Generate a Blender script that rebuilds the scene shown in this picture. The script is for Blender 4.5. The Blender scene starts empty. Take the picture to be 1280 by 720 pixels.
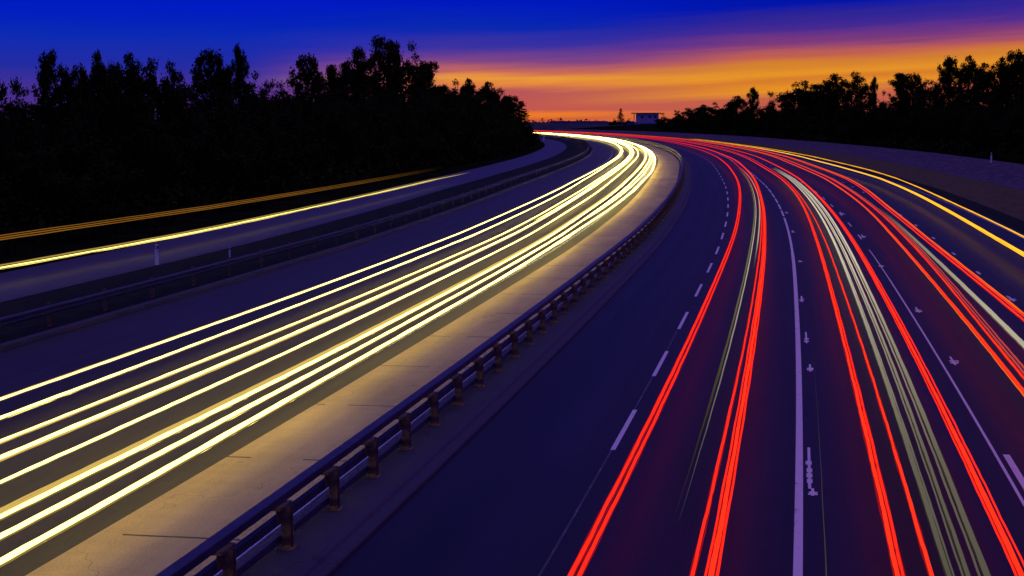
import bpy, math, random
import numpy as np
from mathutils import Vector, Matrix
random.seed(11)
rng = np.random.default_rng(5)
scene = bpy.context.scene
COL = scene.collection

# ------------------------------------------------------------------ camera
CAM_H = 6.567
F_PX = 1866.28
cam_d = bpy.data.cameras.new("camera")
cam_d.sensor_width = 36.0
cam_d.lens = F_PX / 1280 * 36
cam_d.clip_start = 0.2
cam_d.clip_end = 20000
cam = bpy.data.objects.new("camera", cam_d)
COL.objects.link(cam)
cam.location = (0, 0, CAM_H)
cam.rotation_euler = (math.radians(90) - math.atan((360 - 152.985) / F_PX), 0, 0)
scene.camera = cam

# ------------------------------------------------------------------ view
scene.view_settings.view_transform = 'Standard'
scene.view_settings.look = 'None'
scene.view_settings.exposure = 0
scene.view_settings.gamma = 1
scene.view_settings.use_curve_mapping = False
scene.render.engine = 'CYCLES'
scene.cycles.max_bounces = 6
scene.cycles.sample_clamp_indirect = 4

# ------------------------------------------------------------------ world: dusk sky
def srgb(r, g, b):
    def f(c):
        c /= 255
        return c / 12.92 if c <= .04045 else ((c + .055) / 1.055) ** 2.4
    return (f(r), f(g), f(b), 1)

world = bpy.data.worlds.new("World")
scene.world = world
world.use_nodes = True
wt = world.node_tree
wt.nodes.clear()
def WN(t, **k):
    n = wt.nodes.new(t)
    for a, b in k.items(): setattr(n, a, b)
    return n
def wl(a, b): wt.links.new(a, b)
def wmath(op, a, b=None, c=None, clamp=False):
    n = WN('ShaderNodeMath', operation=op); n.use_clamp = clamp
    for i, v in enumerate((a, b, c)):
        if v is None: continue
        if isinstance(v, (int, float)): n.inputs[i].default_value = v
        else: wl(v, n.inputs[i])
    return n.outputs[0]
w_out = WN('ShaderNodeOutputWorld'); w_bg = WN('ShaderNodeBackground'); wl(w_bg.outputs[0], w_out.inputs[0])
tc = WN('ShaderNodeTexCoord'); sep = WN('ShaderNodeSeparateXYZ'); wl(tc.outputs['Generated'], sep.inputs[0])
dx, dy, dz = sep.outputs
hyp = wmath('SQRT', wmath('ADD', wmath('MULTIPLY', dx, dx), wmath('MULTIPLY', dy, dy)))
az = wmath('ARCTAN2', dx, dy)                       # azimuth, 0 = along the view, + = right
el = wmath('ARCTAN2', dz, hyp)                      # elevation in radians
v0 = wmath('DIVIDE', el, 0.1)                       # 1 = 5.7 degrees up
# long thin cloud streaks
mp = WN('ShaderNodeCombineXYZ'); wl(wmath('MULTIPLY', az, 5.0), mp.inputs[0]); wl(wmath('MULTIPLY', wmath('SUBTRACT', el, wmath('MULTIPLY', az, 0.035)), 75.0), mp.inputs[1])
nz = WN('ShaderNodeTexNoise'); nz.inputs['Scale'].default_value = 1.0; nz.inputs['Detail'].default_value = 4; nz.inputs['Roughness'].default_value = .55
wl(mp.outputs[0], nz.inputs['Vector'])
streak = wmath('SUBTRACT', nz.outputs[0], .5)
mp2 = WN('ShaderNodeCombineXYZ'); wl(wmath('MULTIPLY', az, 9.0), mp2.inputs[0]); wl(wmath('MULTIPLY', wmath('SUBTRACT', el, wmath('MULTIPLY', az, 0.05)), 260.0), mp2.inputs[1])
nz2 = WN('ShaderNodeTexNoise'); nz2.inputs['Scale'].default_value = 1.0; nz2.inputs['Detail'].default_value = 3; wl(mp2.outputs[0], nz2.inputs['Vector'])
v = wmath('ADD', v0, wmath('ADD', wmath('MULTIPLY', streak, 0.11), wmath('MULTIPLY', wmath('SUBTRACT', nz2.outputs[0], .5), .055)))
def ramp(stops, fac):
    r = WN('ShaderNodeValToRGB'); r.color_ramp.interpolation = 'EASE' if False else 'LINEAR'
    e = r.color_ramp.elements
    while len(e) > 1: e.remove(e[-1])
    e[0].position = stops[0][0]; e[0].color = srgb(*stops[0][1])
    for p, c in stops[1:]:
        q = e.new(p); q.color = srgb(*c)
    wl(fac, r.inputs[0]); return r.outputs[0]
# position = (153-y)/186.6 in the visible band
left = ramp([(0, (84, 45, 120)), (.25, (66, 48, 148)), (.36, (36, 44, 160)), (.55, (10, 42, 180)), (.70, (2, 30, 190)), (.88, (0, 20, 205)), (1, (0, 18, 205))], v)
mid = ramp([(0, (200, 90, 60)), (.035, (236, 120, 40)), (.058, (238, 125, 40)), (.080, (196, 88, 78)), (.21, (184, 86, 88)), (.255, (224, 128, 66)), (.285, (238, 156, 56)), (.33, (200, 106, 88)), (.40, (130, 70, 130)), (.50, (60, 50, 160)), (.62, (10, 40, 175)), (.76, (0, 26, 190)), (1, (0, 20, 205))], v)
vr = wmath('SUBTRACT', v, wmath('MULTIPLY', wmath('SUBTRACT', az, .225), .55))
right = ramp([(0, (200, 90, 70)), (.08, (190, 88, 78)), (.19, (196, 98, 72)), (.24, (232, 146, 36)), (.29, (214, 124, 44)), (.33, (230, 148, 40)), (.40, (212, 128, 48)), (.45, (196, 98, 78)), (.53, (130, 60, 120)), (.62, (72, 42, 145)), (.70, (44, 36, 150)), (.79, (2, 22, 170)), (1, (0, 20, 185))], vr)
def mixc(f, a, b):
    n = WN('ShaderNodeMix', data_type='RGBA'); wl(f, n.inputs[0]); wl(a, n.inputs[6]); wl(b, n.inputs[7]); return n.outputs[2]
def sstep(x, a, b):
    n = WN('ShaderNodeMapRange', interpolation_type='SMOOTHSTEP'); wl(x, n.inputs[0]); n.inputs[1].default_value = a; n.inputs[2].default_value = b; return n.outputs[0]
base = mixc(sstep(az, -.19, -.02), left, mid)
base = mixc(sstep(az, .0, .17), base, right)
# dome above the visible strip: violet blue, brighter overhead; dark behind the camera
up = ramp([(0, (0, 20, 200)), (.25, (55, 48, 215)), (1, (158, 142, 250))], el)
upn = WN('ShaderNodeMix', data_type='RGBA', blend_type='MULTIPLY'); upn.inputs[0].default_value = 1
wl(up, upn.inputs[6]); upn.inputs[7].default_value = (.52, .52, .52, 1)
skyc = mixc(sstep(el, .095, .22), base, upn.outputs[2])
# the west glows only ahead: away from it the low sky is the same blue as on the left
backf = sstep(wmath('ABSOLUTE', az), .55, 1.3)
bl = ramp([(0, (50, 40, 120)), (.3, (20, 34, 165)), (1, (0, 20, 205))], v)
lowback = mixc(sstep(el, .095, .22), bl, upn.outputs[2])
skyc = mixc(backf, skyc, lowback)
wl(skyc, w_bg.inputs[0]); w_bg.inputs[1].default_value = 1.0

# ------------------------------------------------------------------ helpers
def setp(o, label=None, cat=None, group=None, kind=None):
    if label: o['label'] = label
    if cat: o['category'] = cat
    if group: o['group'] = group
    if kind: o['kind'] = kind
    return o
def link(name, me, parent=None):
    o = bpy.data.objects.new(name, me); COL.objects.link(o)
    if parent: o.parent = parent
    return o
def empty(name, loc=(0, 0, 0), rz=0):
    o = bpy.data.objects.new(name, None); COL.objects.link(o); o.location = loc; o.rotation_euler = (0, 0, rz)
    o.empty_display_size = .2
    return o
def mk(name, verts, faces, mats, parent=None, uvs=None, smooth=False, fmat=None, glow=None):
    me = bpy.data.meshes.new(name)
    me.from_pydata([tuple(map(float, q)) for q in verts], [], [tuple(map(int, f)) for f in faces])
    if not isinstance(mats, (list, tuple)): mats = [mats]
    for m in mats: me.materials.append(m)
    if uvs is not None:
        uvl = me.uv_layers.new(name='UVMap')
        li = np.zeros(len(me.loops), dtype=np.int32); me.loops.foreach_get('vertex_index', li)
        uvl.data.foreach_set('uv', np.asarray(uvs, dtype=np.float32)[li].ravel())
    if fmat is not None: me.polygons.foreach_set('material_index', np.asarray(fmat, dtype=np.int32))
    if glow is not None:
        at = me.attributes.new('glow', 'FLOAT', 'POINT'); at.data.foreach_set('value', np.asarray(glow, dtype=np.float32))
    if smooth: me.polygons.foreach_set('use_smooth', np.ones(len(me.polygons), dtype=bool))
    me.update()
    return link(name, me, parent)
class MB:
    def __init__(s): s.v = []; s.f = []; s.m = []
    def box(s, c, size, rz=0, m=0, taper=1.0):
        n = len(s.v); x, y, z = [q / 2 for q in size]; ca, sa = math.cos(rz), math.sin(rz)
        for k in (-1, 1):
            t = taper if k > 0 else 1
            for a, b in ((-x, -y), (x, -y), (x, y), (-x, y)):
                a *= t; b *= t
                s.v.append((c[0] + a * ca - b * sa, c[1] + a * sa + b * ca, c[2] + k * z))
        for q in ((0, 3, 2, 1), (4, 5, 6, 7), (0, 1, 5, 4), (1, 2, 6, 5), (2, 3, 7, 6), (3, 0, 4, 7)):
            s.f.append(tuple(n + i for i in q)); s.m.append(m)
    def tube(s, pts, rad, seg=6, m=0):
        pts = [Vector(p) for p in pts]; n0 = len(s.v)
        for i, p in enumerate(pts):
            d = (pts[min(i + 1, len(pts) - 1)] - pts[max(i - 1, 0)]).normalized()
            a = d.cross(Vector((0, 0, 1)) if abs(d.z) < .9 else Vector((1, 0, 0))).normalized(); b = d.cross(a)
            r = rad[i] if isinstance(rad, (list, tuple)) else rad
            for k in range(seg):
                t = 2 * math.pi * k / seg
                s.v.append(tuple(p + (a * math.cos(t) + b * math.sin(t)) * r))
        for i in range(len(pts) - 1):
            for k in range(seg):
                q = n0 + i * seg; k2 = (k + 1) % seg
                s.f.append((q + k, q + k2, q + seg + k2, q + seg + k)); s.m.append(m)
        s.f.append(tuple(n0 + k for k in range(seg))[::-1]); s.f.append(tuple(n0 + (len(pts) - 1) * seg + k for k in range(seg))); s.m += [m, m]
    def build(s, name, mats, parent=None, smooth=False): return mk(name, s.v, s.f, mats, parent, fmat=s.m, smooth=smooth)

# ------------------------------------------------------------------ road alignment (station s, offset o to the right)
KN = np.array([-60, -30, 0, 20, 40, 60, 80, 110, 150, 200, 300, 450, 700., 1000])
KV = np.array([-.0002, -.0002069, -.0003446, -.0004822, -.0001486, -.0007921, -.0007629, -.000738, -7.93e-05, -.0005404, -.0003326, -.0006489, -.0010527, -.0012])
_ds = 1.0
SS = np.arange(-60, 960, _ds)
_k = np.interp(SS, KN, KV)
TH = np.cumsum(_k) * _ds
TH += .195159 - np.interp(0, SS, TH)
RX = np.cumsum(np.sin(TH)) * _ds; RY = np.cumsum(np.cos(TH)) * _ds
RX -= np.interp(0, SS, RX) - 3.15086; RY -= np.interp(0, SS, RY) - 16
BANK = .0063121
def elev(s): return np.interp(s, [0, 60, 120, 200, 350, 520, 800], [0, .2232, .7558, .8908, .8036, 1.0, 1.9])
def P(s, o, h=0.0):
    x = np.interp(s, SS, RX); y = np.interp(s, SS, RY); t = np.interp(s, SS, TH)
    return np.stack([x + o * np.cos(t), y - o * np.sin(t), h + elev(s) + o * BANK + 0 * x], -1)
def head(s): return -float(np.interp(s, SS, TH))        # z rotation of a thing that faces along the road
PRO_O = [-400, -90, -60, -42, -35.0, -34.5, -29.1, -28.8, -23.12, -22.8, 12.9, 13.2, 20.5, 25.5, 27, 34, 60, 400]
PRO_H = [3, 1.5, .8, .25, .0, .0, .0, .02, .06, .0, .0, .05, .15, 1.15, 1.2, 1.35, 2.6, 5]
def prof(o): return np.interp(o, PRO_O, PRO_H)
def sgrid(s0, s1):
    a = [s0]
    while a[-1] < s1: a.append(a[-1] + (1.5 if a[-1] < 60 else 3 if a[-1] < 200 else 6))
    a[-1] = s1
    return np.array(a)

# ------------------------------------------------------------------ materials
def mat(name):
    m = bpy.data.materials.new(name); m.use_nodes = True
    nt = m.node_tree; b = nt.nodes['Principled BSDF']
    return m, nt, b
def simple(name, col, rough=.7, metal=0, nscale=None, col2=None, bump=0, spec=.5):
    m, nt, b = mat(name)
    b.inputs['Base Color'].default_value = (*col, 1); b.inputs['Roughness'].default_value = rough; b.inputs['Metallic'].default_value = metal
    b.inputs['Specular IOR Level'].default_value = spec
    if nscale:
        t = nt.nodes.new('ShaderNodeTexCoord'); n = nt.nodes.new('ShaderNodeTexNoise'); n.inputs['Scale'].default_value = nscale; n.inputs['Detail'].default_value = 6
        nt.links.new(t.outputs['Object'], n.inputs['Vector'])
        r = nt.nodes.new('ShaderNodeValToRGB'); r.color_ramp.elements[0].position = .35; r.color_ramp.elements[1].position = .68
        r.color_ramp.elements[0].color = (*(col2 or [c * .6 for c in col]), 1); r.color_ramp.elements[1].color = (*col, 1)
        nt.links.new(n.outputs[0], r.inputs[0]); nt.links.new(r.outputs[0], b.inputs['Base Color'])
        if bump:
            bp = nt.nodes.new('ShaderNodeBump'); bp.inputs['Strength'].default_value = bump; bp.inputs['Distance'].default_value = .02
            nt.links.new(n.outputs[0], bp.inputs['Height']); nt.links.new(bp.outputs[0], b.inputs['Normal'])
    return m
def roadmat(name, col, dark, rough=.55, streak=1.0, joints=0, patch=.5, wheel_light_bands=0, grainy=.45):
    """asphalt / concrete laid along the road: UV = (offset m, station m)"""
    m, nt, b = mat(name)
    N = nt.nodes.new; L = nt.links.new
    uv = N('ShaderNodeUVMap'); uv.uv_map = 'UVMap'
    sp = N('ShaderNodeSeparateXYZ'); L(uv.outputs[0], sp.inputs[0])
    def mp(sx, sy):
        q = N('ShaderNodeMapping'); q.inputs['Scale'].default_value = (sx, sy, 1); L(uv.outputs[0], q.inputs[0]); return q.outputs[0]
    def nz(vec, det=5, rough=.6):
        q = N('ShaderNodeTexNoise'); q.inputs['Scale'].default_value = 1; q.inputs['Detail'].default_value = det; q.inputs['Roughness'].default_value = rough; L(vec, q.inputs['Vector']); return q.outputs[0]
    def ma(op, x, y, clamp=False):
        q = N('ShaderNodeMath'); q.operation = op; q.use_clamp = clamp
        for i, w in enumerate((x, y)):
            if isinstance(w, (int, float)): q.inputs[i].default_value = w
            else: L(w, q.inputs[i])
        return q.outputs[0]
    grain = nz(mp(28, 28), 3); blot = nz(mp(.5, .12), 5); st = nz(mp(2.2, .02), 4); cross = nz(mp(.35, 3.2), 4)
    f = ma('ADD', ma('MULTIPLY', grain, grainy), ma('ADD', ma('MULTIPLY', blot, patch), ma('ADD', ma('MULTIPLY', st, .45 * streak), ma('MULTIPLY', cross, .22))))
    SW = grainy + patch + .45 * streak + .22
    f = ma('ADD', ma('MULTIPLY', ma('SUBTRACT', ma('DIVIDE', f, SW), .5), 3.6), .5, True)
    if wheel_light_bands:
        f = ma('SUBTRACT', f, ma('MULTIPLY', ma('ADD', ma('COSINE', ma('MULTIPLY', sp.outputs[0], 3.4), 0), 1), wheel_light_bands * .5))  # tyre-path wear, also standing for bands of vehicle light put into the colour
    mx = N('ShaderNodeMix'); mx.data_type = 'RGBA'; L(f, mx.inputs[0]); mx.inputs[6].default_value = (*dark, 1); mx.inputs[7].default_value = (*col, 1)
    colo = mx.outputs[2]
    # fine wandering cracks
    vo = N('ShaderNodeTexVoronoi'); vo.feature = 'DISTANCE_TO_EDGE'; vo.inputs['Scale'].default_value = 1
    wv = N('ShaderNodeVectorMath'); wv.operation = 'ADD'; L(mp(.22, .11), wv.inputs[0])
    nn = N('ShaderNodeTexNoise'); nn.inputs['Scale'].default_value = 3; L(mp(.3, .2), nn.inputs['Vector']); L(nn.outputs[1], wv.inputs[1]); L(wv.outputs[0], vo.inputs['Vector'])
    cr = ma('LESS_THAN', vo.outputs[0], .0035)
    m2 = N('ShaderNodeMix'); m2.data_type = 'RGBA'; L(ma('MULTIPLY', cr, .45), m2.inputs[0]); L(colo, m2.inputs[6]); m2.inputs[7].default_value = (*[c * .4 for c in dark], 1)
    colo = m2.outputs[2]
    if joints:
        fr = ma('FRACT', ma('DIVIDE', ma('ADD', sp.outputs[1], ma('MULTIPLY', cross, .12)), joints), 0)
        j = ma('MULTIPLY', ma('LESS_THAN', fr, .05 / joints * 1.6), ma('GREATER_THAN', nz(mp(.9, .13), 3), .47))
        m3 = N('ShaderNodeMix'); m3.data_type = 'RGBA'; L(j, m3.inputs[0]); L(colo, m3.inputs[6]); m3.inputs[7].default_value = (*[c * .25 for c in dark], 1)
        colo = m3.outputs[2]
    L(colo, b.inputs['Base Color'])
    rr = ma('ADD', ma('MULTIPLY', st, .25), rough - .12)
    L(rr, b.inputs['Roughness']); b.inputs['Specular IOR Level'].default_value = .2
    bp = N('ShaderNodeBump'); bp.inputs['Strength'].default_value = .5; bp.inputs['Distance'].default_value = .012
    L(ma('ADD', grain, ma('MULTIPLY', cross, .8)), bp.inputs['Height']); L(bp.outputs[0], b.inputs['Normal'])
    return m
def paintmat(name, col, wear=.45):
    m, nt, b = mat(name); N = nt.nodes.new; L = nt.links.new
    uv = N('ShaderNodeUVMap'); uv.uv_map = 'UVMap'
    mpn = N('ShaderNodeMapping'); mpn.inputs['Scale'].default_value = (9, 2.2, 1); L(uv.outputs[0], mpn.inputs[0])
    n = N('ShaderNodeTexNoise'); n.inputs['Scale'].default_value = 1; n.inputs['Detail'].default_value = 7; n.inputs['Roughness'].default_value = .7; L(mpn.outputs[0], n.inputs['Vector'])
    r = N('ShaderNodeValToRGB'); e = r.color_ramp.elements; e[0].position = wear - .04; e[0].color = (.05, .05, .055, 1); e[1].position = wear + .05; e[1].color = (*col, 1)
    L(n.outputs[0], r.inputs[0]); L(r.outputs[0], b.inputs['Base Color']); b.inputs['Roughness'].default_value = .55
    return m
def lightmat(name, col, strength):
    m = bpy.data.materials.new(name); m.use_nodes = True; nt = m.node_tree; nt.nodes.clear()
    o = nt.nodes.new('ShaderNodeOutputMaterial'); e = nt.nodes.new('ShaderNodeEmission'); a = nt.nodes.new('ShaderNodeAttribute'); a.attribute_name = 'glow'
    mm = nt.nodes.new('ShaderNodeMath'); mm.operation = 'MULTIPLY'; mm.inputs[1].default_value = strength
    nt.links.new(a.outputs['Fac'], mm.inputs[0]); nt.links.new(mm.outputs[0], e.inputs[1]); e.inputs[0].default_value = (*col, 1)
    nt.links.new(e.outputs[0], o.inputs[0])
    return m

M = {}
M['asph_r'] = roadmat('asphalt_outbound', (.017, .010, .040), (.004, .003, .014), streak=1.3, wheel_light_bands=.30, patch=.55)
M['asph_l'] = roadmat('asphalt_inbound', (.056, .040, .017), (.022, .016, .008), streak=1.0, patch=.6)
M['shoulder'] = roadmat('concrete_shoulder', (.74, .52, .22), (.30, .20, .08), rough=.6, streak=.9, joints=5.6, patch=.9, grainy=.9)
M['asph_edge'] = roadmat('asphalt_hard_shoulder', (.046, .028, .038), (.024, .015, .022), streak=.6, patch=.5)
M['asph_side'] = roadmat('asphalt_side_road', (.075, .055, .10), (.045, .035, .07), streak=.8, patch=.5)
M['kerb'] = roadmat('kerb_concrete', (.085, .065, .10), (.045, .035, .055), rough=.7, streak=1, patch=.6)
M['grass'] = simple('verge_grass', (.018, .020, .008), .9, nscale=1.3, col2=(.008, .010, .004), bump=.6, spec=.1)
M['dry'] = simple('dry_verge', (.17, .11, .04), .9, nscale=2.0, col2=(.08, .055, .02), bump=.6, spec=.1)
M['gravel'] = simple('gravel_bank', (.17, .10, .15), .9, nscale=1.6, col2=(.05, .03, .05), bump=.8, spec=.1)
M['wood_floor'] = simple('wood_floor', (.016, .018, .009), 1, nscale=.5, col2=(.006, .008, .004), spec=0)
M['hill'] = simple('far_hill', (.10, .085, .10), 1, nscale=.02, col2=(.05, .045, .06), spec=0)
M['white'] = paintmat('white_paint', (.78, .77, .78), .36)
M['white_worn'] = paintmat('worn_white_paint', (.55, .54, .50), .50)
M['faint'] = paintmat('faint_paint', (.16, .15, .18), .55)
M['steel'] = simple('galvanised_steel', (.045, .040, .085), .5, .25, nscale=3, col2=(.02, .018, .04))
M['glint_tube'] = simple('pale_glint_tube', (.9, .88, .84), .35, .15, nscale=3, col2=(.7, .7, .7))  # added pale tube; its colour stands in for trail light glinting on rails
M['rust'] = simple('weathered_post_steel', (.30, .17, .07), .6, .1, nscale=9, col2=(.07, .045, .03))
M['plastic'] = simple('delineator_white', (.75, .75, .74), .5)
M['black'] = simple('black_band', (.02, .02, .02), .5)
M['bark'] = simple('bark', (.035, .028, .02), .9, nscale=6, spec=.1)
def leafmat(name, c1, c2):
    m, nt, b = mat(name); N = nt.nodes.new; L = nt.links.new
    g = N('ShaderNodeNewGeometry'); r = N('ShaderNodeValToRGB'); r.color_ramp.elements[0].color = (*c1, 1); r.color_ramp.elements[1].color = (*c2, 1)
    L(g.outputs['Random Per Island'], r.inputs[0]); L(r.outputs[0], b.inputs['Base Color']); b.inputs['Roughness'].default_value = .8; b.inputs['Specular IOR Level'].default_value = .04
    return m
M['leaf_a'] = leafmat('broad_leaves', (.006, .009, .002), (.026, .028, .006))
M['leaf_b'] = leafmat('olive_leaves', (.008, .009, .002), (.034, .028, .006))
M['needle'] = leafmat('needles', (.008, .015, .005), (.022, .034, .010))

# ------------------------------------------------------------------ road surfaces
def strip(name, offs, hts, m, s0=-45, s1=800, fmat=None, smooth=False):
    """cross-section (offset, height above the road plane) swept along the road"""
    s = sgrid(s0, s1); n = len(offs); V = []; UV = []
    for a in s:
        for o, h in zip(offs, hts):
            V.append(P(a, o, h)); UV.append((o + h, a))
    Fc = []; fm = []
    for i in range(len(s) - 1):
        for j in range(n - 1):
            a = i * n + j; Fc.append((a, a + 1, a + n + 1, a + n)); fm.append(fmat[j] if fmat else 0)
    return mk(name, V, Fc, m, uvs=UV, fmat=fm, smooth=smooth)
LN = lambda a, b, n: list(np.linspace(a, b, n))
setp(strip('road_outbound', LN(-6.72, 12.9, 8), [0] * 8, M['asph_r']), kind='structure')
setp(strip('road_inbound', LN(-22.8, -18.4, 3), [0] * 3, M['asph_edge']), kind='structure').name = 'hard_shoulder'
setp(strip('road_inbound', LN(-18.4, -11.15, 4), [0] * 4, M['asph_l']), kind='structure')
setp(strip('median_shoulder', LN(-11.15, -8.26, 3), [0] * 3, M['shoulder']), kind='structure')
setp(strip('median_kerb', [-8.26, -8.26, -8.20, -7.05, -6.98, -6.94, -6.76, -6.72, -6.72], [-.02, .12, .16, .16, .14, .09, .09, .06, -.02], M['kerb']), kind='structure')
setp(strip('kerb', [-23.12, -23.12, -23.09, -22.83, -22.8, -22.8], [-.02, .13, .15, .15, .13, -.02], M['kerb']), kind='structure')
setp(strip('verge_grass', LN(-28.95, -23.12, 6), [-.02, .05, .10, .10, .08, .0], M['grass'], s1=700), kind='structure')
setp(strip('side_road', LN(-34.5, -28.95, 4), [.0] * 4, M['asph_side'], s1=600), kind='structure')
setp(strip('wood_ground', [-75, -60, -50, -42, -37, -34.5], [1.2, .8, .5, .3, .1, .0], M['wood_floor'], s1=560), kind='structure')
setp(strip('verge_grass', [12.9, 13.2, 13.8, 14.4], [0, .03, .05, .06], M['grass'], s1=700), kind='structure')
setp(strip('dry_verge', [14.4, 16.6, 18.5, 20.5], [.06, .08, .12, .15], M['dry'], s1=700), kind='structure')
# gravel bank with a ragged top edge, then the wood floor rising behind it
def bank():
    s = sgrid(-45, 760); offs = [20.5, 22, 23.5, 25.0, 25.6, 27.5]; V = []; UV = []
    for i, a in enumerate(s):
        for j, o in enumerate(offs):
            w = (random.random() - .5) * (.10 if 0 < j < 5 else 0); ww = (random.random() - .5) * (.35 if j >= 3 else 0)
            hh = [.15, .42, .82, 1.22, 1.30, 1.25][j]
            V.append(P(a, o + ww, hh + w)); UV.append((o, a))
    n = len(offs); F = [(i * n + j, i * n + j + 1, i * n + j + n + 1, i * n + j + n) for i in range(len(s) - 1) for j in range(n - 1)]
    return mk('gravel_bank', V, F, M['gravel'], uvs=UV)
setp(bank(), kind='structure')
setp(strip('wood_ground', [27.2, 31, 38, 50, 75], [1.20, 1.3, 1.7, 2.4, 3.4], M['wood_floor'], s1=760), kind='structure')

# one wide ground sheet under everything, out to the horizon
def ground():
    xs = np.concatenate([[-9000, -5000, -2500, -1400, -900, -650, -500], np.arange(-400, 401, 20), [500, 650, 900, 1400, 2500, 5000, 9000]])
    ys = np.concatenate([[-3000, -1200, -500, -250, -120, -60], np.arange(-40, 1000, 20), [1020, 1060, 1120, 1200, 1300, 1500, 1900, 2600, 4000, 7000, 12000]])
    V = []; top = []
    for y in ys:
        for x in xs:
            i = int(np.argmin((RX - x) ** 2 + (RY - y) ** 2)); o = (x - RX[i]) * math.cos(TH[i]) - (y - RY[i]) * math.sin(TH[i])
            z = float(elev(SS[i])) + float(np.clip(o, -80, 80)) * BANK
            z += (-.7 if abs(o) < 85 else (1.0 if o < 0 else 1.6))
            if o < -85: z = min(z, 1.5)
            t = min(1, max(0, (y - 830) / 420)); t = t * t * (3 - 2 * t)
            z += t * (1.6 + .8 * math.sin(x * .006 + 1) + .5 * math.sin(x * .021))
            V.append((x, y, z))
    n = len(xs); F = [(j * n + i, j * n + i + 1, j * n + n + i + 1, j * n + n + i) for j in range(len(ys) - 1) for i in range(n - 1)]
    return mk('ground', V, F, M['hill'], smooth=True)
GR = setp(ground(), kind='structure')
def ground_z(x, y):
    i = int(np.argmin((RX - x) ** 2 + (RY - y) ** 2)); o = (x - RX[i]) * math.cos(TH[i]) - (y - RY[i]) * math.sin(TH[i])
    z = float(elev(SS[i])) + float(np.clip(o, -80, 80)) * BANK
    return z + float(np.interp(o, [-75, -60, -50, -42, -34.5, 25.6, 27.2, 31, 38, 50, 75], [1.2, .8, .5, .3, 0, 1.3, 1.2, 1.3, 1.7, 2.4, 3.4]))

# ------------------------------------------------------------------ painted markings
def paint(name, segs, m, z=.005):
    """segs: (s0, s1, offset, width)"""
    V = []; F = []; UV = []
    for s0, s1, o, w in segs:
        st = np.linspace(s0, s1, max(2, int((s1 - s0) / 2.5) + 2)); b = len(V)
        for a in st:
            for q in (-w / 2, w / 2): V.append(P(a, o + q, z)); UV.append((o + q, a))
        for i in range(len(st) - 1): F.append((b + 2 * i, b + 2 * i + 1, b + 2 * i + 3, b + 2 * i + 2))
    return setp(mk(name, V, F, m, uvs=UV), kind='structure')
paint('solid_line', [(-40, 58, 0, .14), (58, 82, 0, .12)], M['white'])
paint('solid_line', [(a, a + 5.5, 0, .12) for a in np.arange(83.5, 300, 7)], M['white'])
paint('lane_line', [(a, a + 4.2, -3.70, .10) for a in np.arange(13 - 8.7 * 6, 13, 8.7) if a > 13] + [(a, a + 4.2, -3.68, .10) for a in np.arange(13.0, 500, 8.75)], M['white'])
paint('lane_line', [(-40, 30, -3.70, .04)], M['faint'], .003)
paint('lane_line', [(-40, 46, 3.79, .06), (46, 60, 3.79, .05)], M['white'])
paint('lane_line', [(9.0, 13.8, 3.99, .13)] + [(a, a + 3, 3.79, .08) for a in np.arange(66, 300, 9)], M['white'])
paint('lane_line', [(a, a + 1.2, 7.66, .12) for a in np.arange(39.5, 300, 9)], M['white'])
paint('edge_line', [(-40, 300, -11.9, .17)], M['white_worn'])
paint('edge_line', [(-40, 300, -18.9, .12)], M['white_worn'], .004)
paint('edge_line', [(-40, 300, 12.4, .12)], M['white_worn'], .004)
# ragged blobs of old paint beside the lines (what the photograph shows as short broken marks)
def blots(name, spots):
    V = []; F = []; UV = []
    def quad(s0, s1, o0, o1):
        b = len(V); z = .009 + .0001 * len(F)
        for a_, o_ in ((s0, o0), (s0, o1), (s1, o1), (s1, o0)):
            V.append(P(a_, o_, z)); UV.append((o_, a_))
        F.append((b, b + 1, b + 2, b + 3))
    for s0, s1, o, w, k in spots:                     # a short bar with a few ragged cross ticks
        L = s1 - s0
        quad(s0, s0 + L * .9, o - .03, o + .025)
        for j in range(3 if L < 3 else 4):
            a = s0 + L * (.12 + .11 * j) + random.uniform(-.05, .05) * L
            quad(a, a + .07 * L + .05, o - random.uniform(.03, .07) - w * .4, o + w * random.uniform(.5, 1.1) + .03)
    return setp(mk(name, V, F, M['white'], uvs=UV), kind='structure')
blots('worn_marking', [(9.9, 10.5, .24, .06, 4), (10.4, 14.2, .19, .02, 14), (23, 24.3, .30, .06, 5), (28.0, 30.6, .25, .05, 8), (38, 40, .20, .06, 6), (53, 54, .3, .09, 5), (70, 72, .24, .1, 5), (86, 88, .28, .12, 5)])
blots('worn_marking', [(24.6, 26.2, 4.12, .12, 9), (35.5, 37.2, 4.08, .12, 7), (51, 53, 3.8, .12, 7), (67, 69.5, 3.98, .14, 6), (85, 88, 3.9, .16, 6), (39, 41, 7.66, .12, 6)])

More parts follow.
